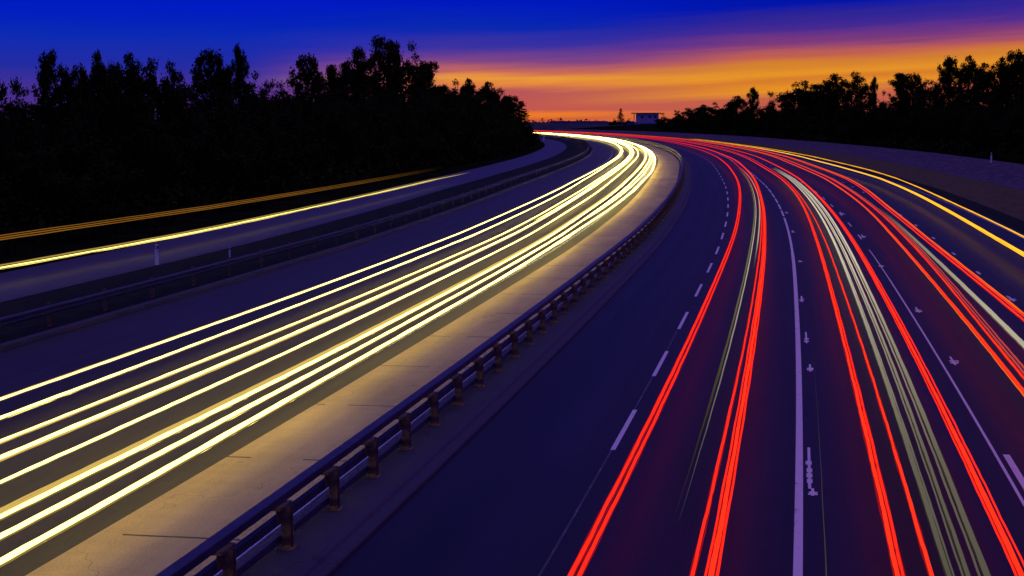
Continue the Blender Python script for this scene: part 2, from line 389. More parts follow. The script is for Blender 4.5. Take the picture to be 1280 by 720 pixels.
# ------------------------------------------------------------------ median guardrail
def swept(sec, s0, s1, step, closed=True):
    s = np.arange(s0, s1 + .01, step); n = len(sec); V = []; F = []
    for a in s:
        for o, h in sec: V.append(P(a, o, h))
    for i in range(len(s) - 1):
        for j in range(n if closed else n - 1):
            a = i * n + j; b = i * n + (j + 1) % n; F.append((a, b, b + n, a + n))
    if closed: F.append(tuple(range(n))[::-1]); F.append(tuple((len(s) - 1) * n + j for j in range(n)))
    return V, F
def beam(face, z0, z1, side):
    """W-beam section; side +1 bulges towards +o"""
    h = z1 - z0; d = .075 * side; t = .012 * side
    front = [(0, 0), (d * .9, .13), (d, .26), (d * .25, .42), (d * .25, .58), (d, .74), (d * .9, .87), (0, 1)]
    a = [(face + x, z0 + h * y) for x, y in front]; b = [(face + x - t, z0 + h * y) for x, y in front][::-1]
    return a + b
def rail_sec(o, w, z0, z1):
    c = min(w, (z1 - z0) / 2) * .18
    return [(o - w, z0 + c), (o - w + c, z0), (o + w - c, z0), (o + w, z0 + c), (o + w, z1 - c), (o + w - c, z1), (o - w + c, z1), (o - w, z1 - c)][::-1]
def ladder(s_list, offset, name_root, label, spec, group=None):
    root = empty(name_root, tuple(P(s_list[0], offset, 0)))
    setp(root, label, 'guardrail', group)
    inv = Vector(root.location)
    def part(nm, V, F, m, smooth=False):
        o = mk(nm, [Vector(v) - inv for v in V], F, m, root, smooth=smooth); return o
    for nm, sec, m in spec['rails']:
        V, F = swept(sec, s_list[0] - 1.0, s_list[-1] + 1.0, 2.0); part(nm, V, F, m)
    # one post mesh, copied
    mb = MB(); H = spec['post_h']
    if spec.get('double'):
        mb.box((.03, -.06, H / 2), (.15, .015, H)); mb.box((.03, .06, H / 2), (.15, .015, H)); mb.box((.03, 0, H / 2), (.015, .10, H))
        mb.box((-.05, 0, H + .0), (.16, .50, .05)); mb.box((-.055, 0, H - .13), (.012, .46, .22)); mb.box((.03, 0, .012), (.26, .26, .024))
    else:
        mb.box((0, -.05, H / 2), (.13, .012, H)); mb.box((0, .05, H / 2), (.13, .012, H)); mb.box((0, 0, H / 2), (.012, .087, H))
    first = None
    for i, s in enumerate(s_list):
        if i < 100:
            if first is None: first = mb.build('post', M['rust'], root); o = first
            else: o = first.copy(); COL.objects.link(o); o.parent = root
            o.location = Vector(P(s, offset, spec['base'])) - inv; o.rotation_euler = (0, 0, head(s))
    rest = s_list[100:]
    if len(rest):
        m2 = MB()
        for s in rest:
            p = Vector(P(s, offset, spec['base'])) - inv; m2.box((p.x, p.y, p.z + H / 2), (.14, .12, H), head(s))
        o = m2.build('far_posts', M['rust'], root); o['kind'] = 'stuff'
    return root
g = .26
ladder(list(np.arange(-16.2, 640, 2.33)), -7.66, 'guardrail', 'three rail steel guardrail on the concrete kerb between the two carriageways',
       dict(rails=[('top_rail', rail_sec(-7.82, .10, .83, .965), M['steel']), ('middle_rail', rail_sec(-7.77, .045, .53, .68), M['steel']),
                   ('lower_rail', rail_sec(-7.77, .045, .24, .36), M['steel']), ('glint_tube', rail_sec(-7.95, .028, .30, .355), M['glint_tube'])],
            post_h=.66, base=.155, double=True))
ladder(list(np.arange(-16, 640, 4.0)), -23.75, 'guardrail', 'single dark steel guardrail on the grass left of the white light trails',
       dict(rails=[('beam', beam(-23.69, .47, .76, 1), M['steel'])], post_h=.78, base=.05))

# ------------------------------------------------------------------ delineator posts
def delineator(s, o, h, w, label, base=0.0):
    r = empty('delineator_post', tuple(P(s, o, base)), head(s)); setp(r, label, 'marker post')
    mb = MB(); mb.box((0, 0, h * .39), (w, w * .7, h * .78), taper=.95); mb.box((0, 0, h * .97), (w * .9, w * .62, h * .06), taper=.7); mb.build('post', M['plastic'], r)
    b = MB(); b.box((0, 0, h * .86), (w * .93, w * .66, h * .16)); b.build('black_band', M['black'], r)
    c = MB(); c.box((0, -w * .34, h * .86), (w * .4, .012, h * .1)); c.build('reflector', M['plastic'], r)
delineator(48.5, -29.0, .95, .15, 'white marker post on the grass edge of the narrow side road at left', .02)
delineator(50.5, -26.2, .62, .07, 'thin pale marker post in the grass strip behind the left guardrail', .08)
delineator(150, 25.2, 1.1, .16, 'pale marker post on top of the gravel bank at right below the black trees', 1.25)
delineator(470, -32.8, 1.6, .35, 'tiny white marker post at the far end of the left wood beside the bend', .02)

# ------------------------------------------------------------------ light trails
COLS = {
 'cream': lightmat('headlight_cream', (1.0, .80, .19), 5.0),
 'gold': lightmat('headlight_gold', (1.0, .66, .16), .75),
 'red': lightmat('tail_red', (1.0, .020, .009), 1.3),
 'scarlet': lightmat('tail_scarlet', (1.0, .030, .010), 1.35),
 'orange': lightmat('tail_orange', (1.0, .13, .012), 1.0),
 'amber': lightmat('indicator_amber', (1.0, .46, .02), 1.5),
 'olive': lightmat('side_light_pale', (.84, .74, .56), .48),
 'dim_gold': lightmat('halo_gold', (.60, .44, .10), .55),
 'dim_red': lightmat('halo_red', (.55, .008, .012), .6),
 'dim_olive': lightmat('halo_olive', (.30, .26, .12), .40),
 'dim_amber': lightmat('halo_amber', (.60, .20, .01), .6),
 'pink': lightmat('tail_pink', (.9, .10, .09), .55),
 'rust': lightmat('marker_orange', (1.0, .40, .05), .22),
}
def trail_s(s0, s1):
    a = [s0]
    while a[-1] < s1: a.append(a[-1] + (.5 if a[-1] < 30 else 1.5 if a[-1] < 120 else 5))
    a[-1] = s1; return np.array(a)
FAR = 780
def tube_along(name, pts, h, r, col, s0, s1, parent=None, wob=.006, flat=1.0, fade=None, grow=0, origin=None):
    so = np.array([p[0] for p in pts], float); oo = np.array([p[1] for p in pts], float)
    s = trail_s(s0, s1)
    # smooth the offset curve
    dense = np.arange(s0 - 20, s1 + 20, 2.0); od = np.interp(dense, so, oo); k = np.hanning(17); k /= k.sum()
    od = np.convolve(np.pad(od, 8, mode='edge'), k, 'valid'); o = np.interp(s, dense, od)
    ph = rng.uniform(0, 6, 4); near = np.clip(1 - s / 150, 0, 1)
    wz = wob * near * (np.sin(s * 5.1 + ph[0]) + .7 * np.sin(s * 2.3 + ph[1])); wo = .6 * wob * near * np.sin(s * 1.3 + ph[2])
    rr = r * (.86 if col in ('red', 'scarlet', 'orange', 'pink') else .88 if col == 'cream' else 1) * (1 + .10 * np.sin(s * .13 + ph[3]) + .07 * np.sin(s * .41 + ph[1]) + .04 * np.sin(s * 1.7 + ph[2])) * (1 + grow * np.clip(s / 300, 0, 1.5))
    if s0 > 0: rr = rr * np.clip((s - s0) / 14 + .04, .04, 1)
    if s1 < FAR: rr = rr * np.clip((s1 - s) / 22 + .04, .04, 1)
    seg = 8; V = []; F = []; G = []
    c = P(s, o + wo, h + wz); t = np.interp(s, SS, TH)
    for i in range(len(s)):
        nx, ny = math.cos(t[i]), -math.sin(t[i])
        gl = 1.0 if fade is None else float(np.interp(s[i], fade[0], fade[1]))
        for q in range(seg):
            a = 2 * math.pi * q / seg; u = math.cos(a) * rr[i]; w = math.sin(a) * rr[i] * flat
            V.append((c[i][0] + nx * u, c[i][1] + ny * u, c[i][2] + w)); G.append(gl)
    for i in range(len(s) - 1):
        for q in range(seg):
            a = i * seg + q; b = i * seg + (q + 1) % seg; F.append((a, a + seg, b + seg, b))
    F.append(tuple(range(seg))); F.append(tuple((len(s) - 1) * seg + q for q in range(seg))[::-1])
    return mk(name, V, F, COLS[col], parent, glow=G, smooth=True)
def trail(label, group, pts, h, strands, s0=-30, s1=FAR, fade=None, grow=0, wob=.006):
    """strands: list of (d_offset, d_height, radius, colour); the first is the streak itself, the rest are its side strands"""
    root = None
    full = []
    for do, dh, r, c in strands:                       # every bright strand is flanked by fine dimmer ones
        hc = {'cream': 'dim_gold', 'red': 'dim_red', 'scarlet': 'dim_red', 'orange': 'dim_red', 'olive': 'dim_olive', 'amber': 'dim_amber'}.get(c)
        full.append((do, dh, r * (.88 if hc else 1), c))
        if hc and r > .027:
            full += [(do - r * .92, dh - .01, r * .30, hc), (do + r * .95, dh - .012, r * .26, hc)]
    strands = full[:1] + full[1:]
    for k, (do, dh, r, c) in enumerate(strands):
        q = [(a, b + do) for a, b in pts]
        o = tube_along('light_trail' if k == 0 else 'side_strand', q, h + dh, r, c, s0, s1, root, fade=fade, grow=grow, wob=wob)
        if k == 0: root = o; setp(o, label, 'light trail', group)
    return root
WH = 'white headlight trails on the left carriageway'
RD = 'red tail light trails on the right carriageway'
wfade = ([0, 60, 160, 300], [.85, 1.15, 2.0, 2.4])
def W(label, pts, r, extra=(), h=.65, grow=.6, s0=-30): trail(label, WH, pts, h, [(0, 0, r, 'cream')] + list(extra), s0=s0, fade=wfade, grow=grow, wob=.003)
# farthest left first; (station, offset)
W('leftmost white light trail, beside the purple hard shoulder, with a thin gold edge', [(0, -17.1), (36, -16.95), (79, -17.35), (131, -17.3), (300, -17.3)], .040, [(-.09, .0, .02, 'gold')])
W('second white light trail from the left, a single clean cream line', [(0, -15.95), (32, -15.96), (72, -16.32), (105, -16.5), (175, -17.0), (300, -17.0)], .050)
W('third white light trail from the left, thin and doubled with gold', [(0, -14.9), (28, -14.6), (63, -14.85), (93, -15.3), (200, -15.6)], .036, [(.09, .0, .018, 'gold')])
W('fourth white light trail from the left, thick and bright', [(0, -14.1), (26, -13.95), (59, -14.2), (93, -14.7), (200, -15.1)], .062, [(.11, 0, .02, 'gold')])
W('fifth white light trail from the left, alone in the middle of the road', [(0, -13.14), (23, -13.02), (54, -13.27), (79, -13.68), (171, -14.24), (300, -14.3)], .050)
W('sixth white light trail from the left, broad and banded with dull gold strands', [(0, -11.98), (19, -11.82), (46, -11.98), (76, -12.40), (140, -12.6), (214, -13.0)], .058, [(-.12, .02, .03, 'gold'), (-.20, .03, .018, 'gold')], grow=.9)
W('seventh white light trail from the left, second from the concrete shoulder', [(0, -11.36), (18, -11.36), (43, -11.46), (76, -11.9), (140, -12.0), (214, -12.4), (335, -12.9)], .062)
W('rightmost white light trail, nearest the concrete shoulder and guardrail', [(0, -10.66), (16, -10.84), (41, -10.92), (59, -11.25), (90, -11.15), (142, -11.0), (214, -11.78), (335, -12.64)], .068, grow=1.2)
W('white light trail that shows only in the far bend, threading between the last three', [(70, -11.75), (130, -11.6), (230, -12.1), (349, -12.8)], .05, s0=70)
W('white light trail that shows only in the far bend, joining the third and fourth', [(70, -14.6), (130, -15.2), (230, -15.5), (349, -15.5)], .045, s0=70)
# side road
trail('yellow white light trail on the narrow side road in front of the left wood', None, [(24, -32.6), (40, -32.25), (55, -31.6), (83, -31.3), (144, -30.3)], .65, [(0, 0, .07, 'cream'), (-.18, .09, .035, 'gold')], s0=-10, s1=142, fade=([0, 60, 100, 142], [.55, .45, .30, .08]))
trail('dim orange light trail higher up at the foot of the left wood', None, [(20, -32.2), (39, -31.6), (54, -31.1), (78, -30.1), (119, -28.9)], 2.0, [(0, 0, .024, 'rust'), (-.14, .07, .017, 'rust'), (.12, -.07, .02, 'rust')], s0=-10, s1=118, fade=([0, 60, 118], [1.1, 1.1, .1]))
# right carriageway
def R(label, pts, r, c, extra=(), h=.8, **k): trail(label, RD, pts, h, [(0, 0, r, c)] + list(extra), **k)
R('leftmost red light trail, beside the dashed line, splitting into two strands', [(0, -2.86), (15, -2.88), (63, -2.92), (83, -2.93), (114, -2.78), (159, -2.63), (230, -3.0), (400, -3)], .042, 'red', [(.10, -.02, .034, 'red')], wob=.007)
R('thin red light trail just left of the thick red one beside the solid line', [(0, -1.30), (8, -1.37), (25, -1.40), (66, -1.57), (200, -1.5)], .030, 'red', wob=.01)
R('thick red light trail with an orange core, left of the solid white line', [(0, -1.06), (16, -1.18), (45, -1.28), (60, -1.40), (96, -1.38), (130, -1.10), (175, -.86), (217, -1.3), (400, -1.2)], .045, 'scarlet', [(-.07, 0, .026, 'red'), (.07, 0, .026, 'red')], wob=.008)
R('red light trail right of the solid white line, left edge of its lane', [(0, 1.28), (11, 1.19), (26, 1.12), (59, 1.05), (100, 1.22), (155, 1.04), (210, .96), (400, 1.0)], .043, 'scarlet', [(.07, 0, .028, 'red')], wob=.010)
R('thinner red light trail between the pale grey trails and its wider red neighbour', [(0, 1.70), (11, 1.62), (36, 1.52), (79, 1.42), (200, 1.5)], .032, 'scarlet', wob=.010)
R('broad red light trail right of the pale grey trails, with a second strand', [(0, 2.80), (16, 2.80), (55, 2.76), (80, 2.68), (106, 2.70), (142, 2.9), (191, 2.88), (400, 2.8)], .046, 'scarlet', [(.10, -.02, .024, 'red'), (-.07, 0, .02, 'red')])
R('orange red light trail right of the dashed line, first of the bundle leaving the frame', [(0, 4.6), (25, 4.7), (53, 4.79), (80, 5.0), (126, 5.08), (174, 5.07), (249, 5.5), (400, 5.4)], .05, 'scarlet', [(-.07, 0, .02, 'orange')])
R('pinkish red light trail close beside the orange red one', [(15, 4.86), (27, 4.98), (41, 5.2), (71, 5.43), (150, 5.6), (300, 5.7)], .035, 'scarlet', [(.10, 0, .028, 'pink'), (.20, 0, .024, 'pink')])
R('orange red light trail with a bright left rim, left one of the outer red pair', [(15, 6.40), (35, 6.28), (51, 6.12), (80, 6.15), (107, 6.75), (137, 6.9), (300, 6.8)], .042, 'scarlet')
R('outermost red light trail, right beside the yellow trails', [(15, 6.62), (35, 6.50), (51, 6.36), (80, 6.42), (107, 7.05), (137, 7.2), (300, 7.1)], .042, 'orange', [(-.08, 0, .026, 'scarlet')])
YL = 'amber light trails at the right'
trail('yellow light trail nearer the road centre, the thicker one, at right', YL, [(30, 9.4), (50, 9.45), (75, 9.6), (98, 9.85), (126, 9.85), (161, 9.45), (178, 9.1), (234, 8.8), (320, 8.6)], .8, [(0, 0, .06, 'amber'), (.13, .0, .032, 'amber'), (-.10, 0, .024, 'amber')], s1=430, fade=([0, 250, 430], [1, 1, .5]))
trail('outer yellow light trail, the thinner one closest to the gravel bank', YL, [(30, 10.9), (59, 10.95), (85, 10.9), (109, 11.2), (143, 11.5), (177, 10.9), (234, 10.2), (320, 9.6)], .8, [(0, 0, .055, 'amber')], s1=430, fade=([0, 250, 430], [.9, .9, .5]))
# pale trails between the red ones
of = ([0, 10, 25, 45, 90, 140], [.20, .32, .75, 1.6, 1.9, .8])
PG = 'pale grey light trails between the red ones'
def PA(label, pts, r, extra=(), fade=of, s1=150, h=.8, s0=-30): trail(label, PG, pts, h, [(0, 0, r, 'olive')] + list(extra), s0=s0, s1=s1, fade=fade, wob=.005)
PA('leftmost of the three dim olive grey light trails right of the solid line', [(0, 1.90), (17, 1.86), (80, 1.85), (150, 1.9)], .040, [(.07, -.04, .02, 'olive')])
PA('middle one of the three dim olive grey light trails right of the solid line', [(0, 2.12), (17, 2.16), (80, 2.12), (150, 2.1)], .032, [(-.06, -.03, .018, 'olive')])
PA('rightmost of the three dim olive grey light trails right of the solid line', [(0, 2.36), (17, 2.38), (80, 2.38), (150, 2.3)], .042, [(-.08, -.03, .02, 'olive')])
PA('thin pale grey light trail in the lane left of the solid line', [(0, -1.70), (16, -1.74), (40, -1.81), (58, -1.90), (104, -1.78), (150, -1.7)], .022, [(-.09, -.03, .030, 'dim_olive')], fade=([0, 8, 14, 30, 70, 140], [.1, .2, .35, .9, 1.4, .5]), s0=5)
PA('pale gold light trail hugging the thick red one in the far lane', [(40, -1.62), (66, -1.68), (104, -1.5), (150, -1.4)], .03, fade=([40, 60, 140], [.1, 1.2, .6]), s0=42)
PA('pale grey white light trail in the bundle at the right edge', [(15, 5.58), (32, 5.6), (47, 5.6), (80, 5.75)], .05, [(.09, 0, .025, 'olive')], fade=([15, 30, 60, 80], [1.2, 1.1, .5, .15]), s1=80)
PA('faint dark red light trail just right of the solid line in the foreground', [(0, .36), (20, .33)], .008, s1=22, fade=([0, 22], [.15, .05]))

# ------------------------------------------------------------------ trees
def foliage(clumps, per, size, seed, squash=.8):
    """leaf faces spread through many small clumps"""
    r = np.random.default_rng(seed); V = []; F = []
    for c, rad in clumps:
        n = int(per * (rad ** 1.6) * 1.0) + 6
        d = r.normal(size=(n, 3)); d /= np.linalg.norm(d, axis=1)[:, None]; rr = rad * (r.uniform(.0, 1.0, n) ** .55) * np.where(r.random(n) < .16, 1.35, 1.0)
        p = np.array(c) + d * rr[:, None] * np.array([1, 1, squash])
        for q in p:
            a = r.normal(size=3); a /= np.linalg.norm(a); b = np.cross(a, r.normal(size=3)); b /= np.linalg.norm(b) + 1e-6
            s = size * r.uniform(.6, 1.5); k = len(V)
            V += [q - a * s, q + b * s * .5, q + a * s, q - b * s * .5]; F.append((k, k + 1, k + 2, k + 3))
    return V, F
def proto(kind, seed):
    """a tree 10 m tall"""
    R_ = random.Random(seed); mb = MB(); clumps = []
    if kind == 'conifer':
        mb.tube([(0, 0, 0), (.05, 0, 4), (0, .03, 9.8)], [.16, .11, .02], 7)
        z = .7
        while z < 9.9:
            w = 2.3 * (1 - z / 10.3) ** .85 + .12
            for k in range(6 if z < 7 else 4):
                a = R_.uniform(0, 6.28); L = w * R_.uniform(.65, 1.1)
                mb.tube([(0, 0, z), (math.cos(a) * L, math.sin(a) * L, z - .25 * L)], [.035, .01], 4)
                for t in (.35, .65, .95): clumps.append(((math.cos(a) * L * t, math.sin(a) * L * t, z - .25 * L * t + .05), .28 + .16 * (1 - t)))
            z += .42
        V, F = foliage(clumps, 60, .11, seed, .55); m = M['needle']; per = None
    else:
        lean = (R_.uniform(-.4, .4), R_.uniform(-.4, .4)); top = {'round': 6.8, 'tall': 8.6, 'slim': 9.0, 'bush': 4.5}[kind]
        trunk = [(0, 0, 0), (lean[0] * .3, lean[1] * .3, top * .4), (lean[0], lean[1], top)]
        mb.tube(trunk, [.22, .15, .05], 8)
        nb = {'round': 17, 'tall': 20, 'slim': 14, 'bush': 18}[kind]
        for i in range(nb):
            f = (i + .5) / nb; z0 = top * ({'round': .28, 'tall': .22, 'slim': .3, 'bush': .08}[kind] + f * .68)
            a = i * 2.4 + R_.uniform(-.5, .5)
            W_ = {'round': 3.2, 'tall': 2.5, 'slim': 1.25, 'bush': 3.6}[kind] * math.sin(math.pi * min(.97, .22 + f * .72)) * R_.uniform(.55, 1.2)
            rise = {'round': 1.7, 'tall': 1.5, 'slim': 1.0, 'bush': 1.6}[kind] * R_.uniform(.5, 1.4)
            bx, by = lean[0] * z0 / top, lean[1] * z0 / top
            tip = (bx + math.cos(a) * W_, by + math.sin(a) * W_, z0 + rise)
            mid = (bx + math.cos(a + .15) * W_ * .5, by + math.sin(a + .15) * W_ * .5, z0 + rise * .4)
            mb.tube([(bx, by, z0), mid, tip], [.075, .05, .015], 5)
            clumps.append((tip, R_.uniform(.45, .9))); clumps.append((mid, R_.uniform(.55, 1.0)))
            for _ in range(3):
                a2 = a + R_.uniform(-.9, .9); L = R_.uniform(.6, 1.3)
                t2 = (mid[0] + math.cos(a2) * L, mid[1] + math.sin(a2) * L, mid[2] + R_.uniform(.2, 1.2)); mb.tube([mid, t2], [.03, .01], 4); clumps.append((t2, R_.uniform(.3, .65)))
        for _ in range(3):
            t2 = (lean[0] + R_.uniform(-.6, .6), lean[1] + R_.uniform(-.6, .6), R_.uniform(top + .3, 9.7)); mb.tube([(lean[0], lean[1], top), t2], [.05, .012], 5); clumps.append((t2, R_.uniform(.35, .7)))
        V, F = foliage(clumps, 250, .125, seed, .95); m = M['leaf_a'] if seed % 2 else M['leaf_b']
    zmax = max(v[2] for v in V); k = 10 / zmax
    root = empty('pine_tree' if kind == 'conifer' else 'tree')
    mb.v = [(x * k, y * k, z * k) for x, y, z in mb.v]
    t = mb.build('trunk', M['bark'], root, smooth=True)
    c = mk('crown', [v * k for v in V], F, m, root)
    xs = sorted(abs(v[0] * k) for v in V); root['w'] = 2 * xs[int(len(xs) * .93)]
    return root
PROTO = {'round': [proto('round', 1), proto('round', 2), proto('round', 7)], 'tall': [proto('tall', 3), proto('tall', 4), proto('tall', 9)], 'slim': [proto('slim', 5), proto('slim', 8)], 'bush': [proto('bush', 6), proto('bush', 13)], 'conifer': [proto('conifer', 10), proto('conifer', 12)]}
used = set(); WID = {}
for lst in PROTO.values():
    for r in lst: WID[r.name] = r['w']; del r['w']
def plant(kind, x, y, h, wide, label, group, idx=None, rz=None, z=None, wpx=None):
    pr = PROTO[kind][random.randrange(len(PROTO[kind])) if idx is None else idx]
    pr_w = WID[pr.name]
    if pr.name in used:
        r = pr.copy(); COL.objects.link(r)
        for ch in pr.children:
            c = ch.copy(); COL.objects.link(c); c.parent = r
    else: r = pr; used.add(pr.name)
    if wpx: wide = max(.33, min(1.8, wpx * y / F_PX / (pr_w * h / 10)))
    r.location = (x, y, (ground_z(x, y) if z is None else z) - .1); s = h / 10; r.scale = (s * wide, s * wide, s); r.rotation_euler = (0, 0, random.uniform(0, 6.28) if rz is None else rz)
    setp(r, label, 'tree', group)
    return r
def at_px(px, o):
    """point on the line at offset o that is seen in the direction of photo column px"""
    t = (px - 640) / F_PX
    pts = P(SS, o); d = pts[:, 0] - t * pts[:, 1]; ok = pts[:, 1] > 30
    best = None
    for i in range(len(SS) - 1):
        if ok[i] and d[i] * d[i + 1] <= 0: best = pts[i]; break
    if best is None: i = int(np.argmin(np.where(ok, np.abs(d), 1e9))); best = pts[i]
    return float(best[0]), float(best[1])
def hfor(y, topy, z0): return CAM_H + (153 - topy) / F_PX * y - z0
LT = [ # column, top row, kind, offset, width factor, label
 (5, 97, 'bush', -47, 1.0, 'low round tree at the far left edge of the left wood'),
 (32, 92, 'bush', -50, 1.0, 'low bushy tree left of the knob topped tree in the left wood'),
 (66, 57, 'slim', -52, 1.3, 'tall tree with a narrow knob shaped top, first to rise above the left wood'),
 (92, 76, 'slim', -53, 1.2, 'thin tree just right of the knob topped tree in the left wood'),
 (108, 76, 'tall', -52, .6, 'ragged tree left of the tall pointed one in the left wood'),
 (130, 60, 'tall', -52, .75, 'tall pointed leafy tree, second to rise high above the left wood'),
 (146, 74, 'tall', -54, .6, 'tree leaning against the right side of the second tall one in the left wood'),
 (172, 63, 'tall', -54, .8, 'left one of three merged wide crowns in the left wood'),
 (198, 70, 'round', -54, 1.0, 'middle one of three merged wide crowns in the left wood'),
 (224, 72, 'round', -54, .8, 'right one of three merged wide crowns in the left wood'),
 (244, 102, 'bush', -50, .8, 'short tree in the dip right of the three merged crowns'),
 (268, 58, 'tall', -56, .75, 'tall full crowned tree standing alone at the middle of the left wood'),
 (288, 78, 'slim', -56, 1.1, 'small crown at the right shoulder of the tall full crowned tree'),
 (305, 52, 'slim', -58, .95, 'very slim spire shaped leafy tree in the left wood'),
 (322, 86, 'round', -56, .7, 'round low tree right of the slim spire in the left wood'),
 (345, 96, 'bush', -54, 1.0, 'low bushy tree in the long dip of the left wood'),
 (368, 94, 'bush', -54, 1.0, 'low bushy tree just left of the forked crown in the left wood'),
 (388, 65, 'tall', -60, .8, 'tree with an open forked crown before the highest group of the left wood'),
 (418, 80, 'slim', -58, 1.2, 'thin tree in the gap left of the highest group'),
 (432, 76, 'tall', -58, .6, 'lower left shoulder tree of the highest group in the left wood'),
 (452, 57, 'tall', -60, .65, 'left tree of the highest group in the left wood'),
 (480, 43, 'tall', -62, .7, 'tallest tree of the whole left wood, in its highest group'),
 (497, 47, 'slim', -64, 1.5, 'narrow tree close right of the tallest one in the left wood'),
 (514, 50, 'round', -60, .72, 'dense rounded tree at the right of the highest group'),
 (538, 76, 'slim', -58, 1.2, 'slim tree at the right end of the highest group, apart from it'),
 (552, 104, 'slim', -54, 1.2, 'small thin tree in the notch right of the highest group'),
 (574, 98, 'round', -54, .75, 'rounded tree first right of the notch in the left wood'),
 (588, 97, 'tall', -54, .6, 'rounded tree second right of the notch in the left wood'),
 (612, 101, 'tall', -50, .6, 'pointed tree near the right end of the left wood'),
 (628, 109, 'round', -48, .6, 'tree second from the right end group of the left wood'),
 (640, 118, 'tall', -44, .7, 'tree just left of the small conifer that ends the left wood'),
 (652, 126, 'conifer', -41, 1.2, 'small dark conifer at the very right end of the left wood'),
 (662, 148, 'bush', -38, .8, 'lowest bush like tree at the right tip of the left wood by the bend'),
]
LW = dict(zip([t[0] for t in LT], [50, 55, 26, 22, 26, 34, 26, 42, 46, 36, 40, 42, 22, 17, 34, 45, 40, 34, 18, 30, 34, 34, 20, 40, 20, 16, 32, 28, 30, 30, 26, 22, 22]))
for px, ty, kind, o, wd, lab in LT:
    x, y = at_px(px, o); z0 = ground_z(x, y); plant(kind, x, y, max(3, hfor(y, ty, z0)), 1, lab, 'tall trees rising from the left wood', wpx=LW[px])
RT = [
 (826, 140, 'bush', 36, 1.2, 'lowest tree at the far left tip of the right wood'),
 (843, 137, 'bush', 37, 1.2, 'low tree second from the tip of the right wood'),
 (860, 134, 'round', 38, 1.0, 'low tree third from the tip of the right wood'),
 (878, 130, 'tall', 38, .8, 'low pointed tree fourth from the tip of the right wood'),
 (895, 127, 'round', 39, 1.0, 'low tree fifth from the tip of the right wood'),
 (918, 119, 'tall', 40, .8, 'low tree left of the small knob topped one in the right wood'),
 (939, 108, 'slim', 42, 1.3, 'small knob topped slim tree in the right wood'),
 (958, 113, 'bush', 42, .8, 'small tree right of the knob topped slim one in the right wood'),
 (986, 102, 'round', 44, .9, 'rounded tree leading the long soft crown row of the right wood'),
 (1008, 99, 'round', 44, .9, 'second rounded tree in the long soft crown row of the right wood'),
 (1026, 98, 'round', 45, .8, 'third rounded tree in the long soft crown row of the right wood'),
 (1041, 91, 'tall', 46, .7, 'higher tree ending the long soft crown row of the right wood'),
 (1067, 88, 'round', 47, .85, 'dense egg shaped tree standing clear in the middle of the right wood'),
 (1088, 94, 'slim', 47, .5, 'bare looking thin tree right of the egg shaped one'),
 (1100, 112, 'bush', 44, .8, 'short bush like tree in the gap before the forked pair in the right wood'),
 (1120, 91, 'slim', 48, 1.4, 'left one of the forked pair of open crowns in the right wood'),
 (1136, 90, 'tall', 48, .6, 'right one of the forked pair of open crowns in the right wood'),
 (1158, 98, 'round', 48, .9, 'low rounded tree left of the first high crown in the right wood'),
 (1180, 69, 'tall', 52, .65, 'first high crown of the right wood, feathery and pointed'),
 (1204, 68, 'tall', 53, .6, 'second high crown of the right wood, rounded on a thin stem'),
 (1224, 77, 'tall', 53, .6, 'third and slightly lower high crown of the right wood'),
 (1245, 70, 'tall', 54, .65, 'tree left of the two at the right edge of the photo'),
 (1264, 61, 'tall', 55, .8, 'wide topped tree near the right edge of the photo'),
 (1284, 60, 'tall', 55, .8, 'tree cut by the right edge of the photo'),
]
RW = {826: 16, 843: 22, 860: 26, 878: 24, 895: 28, 918: 28, 939: 12, 958: 26, 986: 42, 1008: 42, 1026: 34, 1041: 28, 1067: 34, 1088: 8, 1100: 26, 1120: 22, 1136: 28, 1158: 40, 1180: 28, 1204: 24, 1224: 28, 1245: 28, 1264: 34, 1284: 36}
for px, ty, kind, o, wd, lab in RT:
    x, y = at_px(px, o); z0 = ground_z(x, y); plant(kind, x, y, max(3, hfor(y, ty, z0)), 1, lab, 'tall trees rising from the right wood', wpx=RW.get(px, 36))
# the unbroken lower mass, row behind row
def fill_top_left(px): return float(np.interp(px, [-200, 0, 40, 430, 560, 600, 640, 665], [106, 106, 102, 101, 108, 116, 132, 152]))
def fill_top_right(px): return float(np.interp(px, [815, 870, 920, 1000, 1130, 1200, 1300, 1500], [143, 136, 130, 123, 122, 114, 106, 100]))
for o, step, k in ((-41.5, 8.5, .80), (-46.5, 9, .93), (-53, 10, 1.0), (-64, 11, 1.0)):
    s = 60
    while s < 440:
        p = P(s, o + random.uniform(-1.2, 1.2)); px = 640 + F_PX * p[0] / p[1]
        if px > (-120 if o > -60 else -30):
            h = hfor(p[1], fill_top_left(px) + random.uniform(-3, 8), ground_z(p[0], p[1])) * k
            if px < 664: plant(random.choice(['bush', 'round', 'bush']), float(p[0]), float(p[1]), max(3.5, h), 1.1 * max(1, 6 / max(3.5, h)), 'low dark tree inside the unbroken black mass of the left wood below the skyline crowns', 'low trees massed in the left wood')
        s += step * (1 + s / 700)
for o, step, k in ((31, 9, .78), (37, 10, .92), (44, 11, 1.0)):
    s = 100
    while s < 640:
        p = P(s, o + random.uniform(-1.2, 1.2)); px = 640 + F_PX * p[0] / p[1]
        if 832 < px < 1420:
            h = hfor(p[1], fill_top_right(px) + random.uniform(-2, 6), ground_z(p[0], p[1])) * k
            plant(random.choice(['bush', 'round', 'bush']), float(p[0]), float(p[1]), max(3.5, h), 1.1 * max(1, 6 / max(3.5, h)), 'low dark tree inside the unbroken black mass of the right wood below the skyline crowns', 'low trees massed in the right wood')
        s += step * (1 + s / 500)
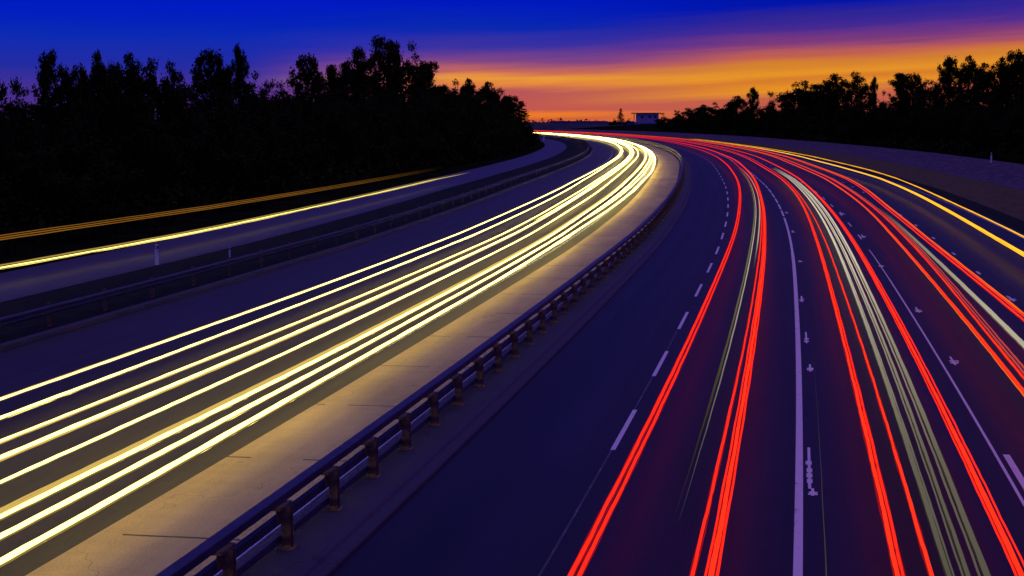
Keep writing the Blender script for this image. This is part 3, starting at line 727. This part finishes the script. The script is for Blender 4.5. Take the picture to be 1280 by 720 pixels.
# undergrowth closing the wood edges
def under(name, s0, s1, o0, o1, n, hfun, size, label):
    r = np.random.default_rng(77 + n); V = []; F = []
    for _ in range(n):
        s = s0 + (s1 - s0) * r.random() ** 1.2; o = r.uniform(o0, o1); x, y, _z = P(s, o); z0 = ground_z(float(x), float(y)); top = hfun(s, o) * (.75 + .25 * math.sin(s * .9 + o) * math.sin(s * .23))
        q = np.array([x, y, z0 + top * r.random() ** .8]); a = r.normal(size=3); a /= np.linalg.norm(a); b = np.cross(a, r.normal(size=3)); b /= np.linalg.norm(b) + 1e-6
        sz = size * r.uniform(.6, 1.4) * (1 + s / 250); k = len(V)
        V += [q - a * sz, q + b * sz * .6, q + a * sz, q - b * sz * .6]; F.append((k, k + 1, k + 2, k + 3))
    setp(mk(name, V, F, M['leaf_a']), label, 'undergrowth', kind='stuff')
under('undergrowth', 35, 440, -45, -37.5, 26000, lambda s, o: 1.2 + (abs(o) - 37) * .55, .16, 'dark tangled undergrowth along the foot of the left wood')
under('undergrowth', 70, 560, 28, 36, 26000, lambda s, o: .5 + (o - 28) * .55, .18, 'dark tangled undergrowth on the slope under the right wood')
# far treeline on the low rise beyond the bend
def farwood():
    r = np.random.default_rng(3); V = []; F = []
    for _ in range(9000):
        x = r.uniform(-250, 420); y = 1150 + r.uniform(-15, 15)
        i = 0
        z0 = 6.2 + .6 * math.sin(x * .05) ; top = 2.6 + 1.6 * math.sin(x * .31) * math.sin(x * .083 + 1) + 1.0 * math.sin(x * .9)
        q = np.array([x, y, z0 - 3 + (top + 2) * r.random()]); a = r.normal(size=3); a /= np.linalg.norm(a); b = np.cross(a, r.normal(size=3)); b /= np.linalg.norm(b) + 1e-6
        sz = r.uniform(.4, 1.0); k = len(V); V += [q - a * sz, q + b * sz * .6, q + a * sz, q - b * sz * .6]; F.append((k, k + 1, k + 2, k + 3))
    setp(mk('far_wood', V, F, M['needle']), 'thin dark far off treeline along the horizon beyond the bend', 'woods', kind='stuff')
farwood()
x, y = (775 - 640) / F_PX * 850, 850
plant('conifer', x, y, 9.5, 1.5, 'lone dark conifer on the horizon left of the flat roofed building', None, z=5.0)
for dxp, hh in ((766, 4.5), (786, 4.5)): plant('bush', (dxp - 640) / F_PX * 850, 850, hh, 1.6, 'low dark bush at the foot of the lone horizon conifer', 'bushes beside the lone conifer', z=4.5)

# ------------------------------------------------------------------ building on the horizon
M['wall'] = simple('pale_render', (.38, .33, .44), .8, nscale=.6, col2=(.30, .26, .36))
M['wall2'] = simple('grey_wall', (.20, .16, .22), .8, nscale=.6, col2=(.15, .12, .17))
M['roof'] = simple('dark_roof', (.04, .035, .05), .8)
M['glass'] = simple('dark_glass', (.06, .06, .10), .15)
M['blue'] = simple('blue_cladding', (.10, .10, .62), .7, nscale=.5, col2=(.07, .07, .45))
B = empty('building', ((808 - 640) / F_PX * 840, 840, 7.6)); setp(B, 'small flat roofed pale building on the horizon where the right wood ends', 'building')
m_ = MB(); m_.box((0, 0, .2), (12, 8, 7.2)); m_.build('wall', M['wall'], B)
m_ = MB(); m_.box((-1.2, 0, 4.05), (15, 10, .5)); m_.build('roof', M['roof'], B)
m_ = MB(); m_.box((-7.6, -3, 1.9), (.4, .4, 3.8)); m_.build('canopy_post', M['wall'], B)
for wx in (-3.2, 1.0, 4.0):
    m_ = MB(); m_.box((wx, -4.02, 2.0), (1.6, .12, 1.5)); w = m_.build('window', M['roof'], B); m_ = MB(); m_.box((wx, -4.07, 2.0), (1.35, .06, 1.25)); m_.build('pane', M['glass'], w)
S_ = empty('shed', ((801 - 640) / F_PX * 800, 800, 3.9)); setp(S_, 'long low bright blue shed below the flat roofed building on the horizon', 'shed')
m_ = MB(); m_.box((0, 0, .9), (15, 5, 2.2)); m_.build('wall', M['blue'], S_)
m_ = MB(); m_.box((0, 0, 2.1), (15.6, 5.6, .2)); m_.build('roof', M['blue'], S_)
for wx in (-5, 0, 5):
    m_ = MB(); m_.box((wx, -2.52, 1.0), (1.6, .08, 1.8)); m_.build('door', M['roof'], S_)
S2 = empty('warehouse', ((722 - 640) / F_PX * 900, 900, 5.2)); setp(S2, 'long pale low warehouse on the horizon left of the lone conifer', 'building')
m_ = MB(); m_.box((0, 0, .9), (34, 10, 2.2)); m_.build('wall', M['wall2'], S2)
m_ = MB(); m_.box((0, 0, 2.1), (35, 11, .2)); m_.build('roof', M['roof'], S2)
# unused prototypes never reach the scene
for lst in PROTO.values():
    for r in lst:
        if r.name not in used and not r.get('label'):
            for ch in list(r.children): bpy.data.objects.remove(ch)
            bpy.data.objects.remove(r)
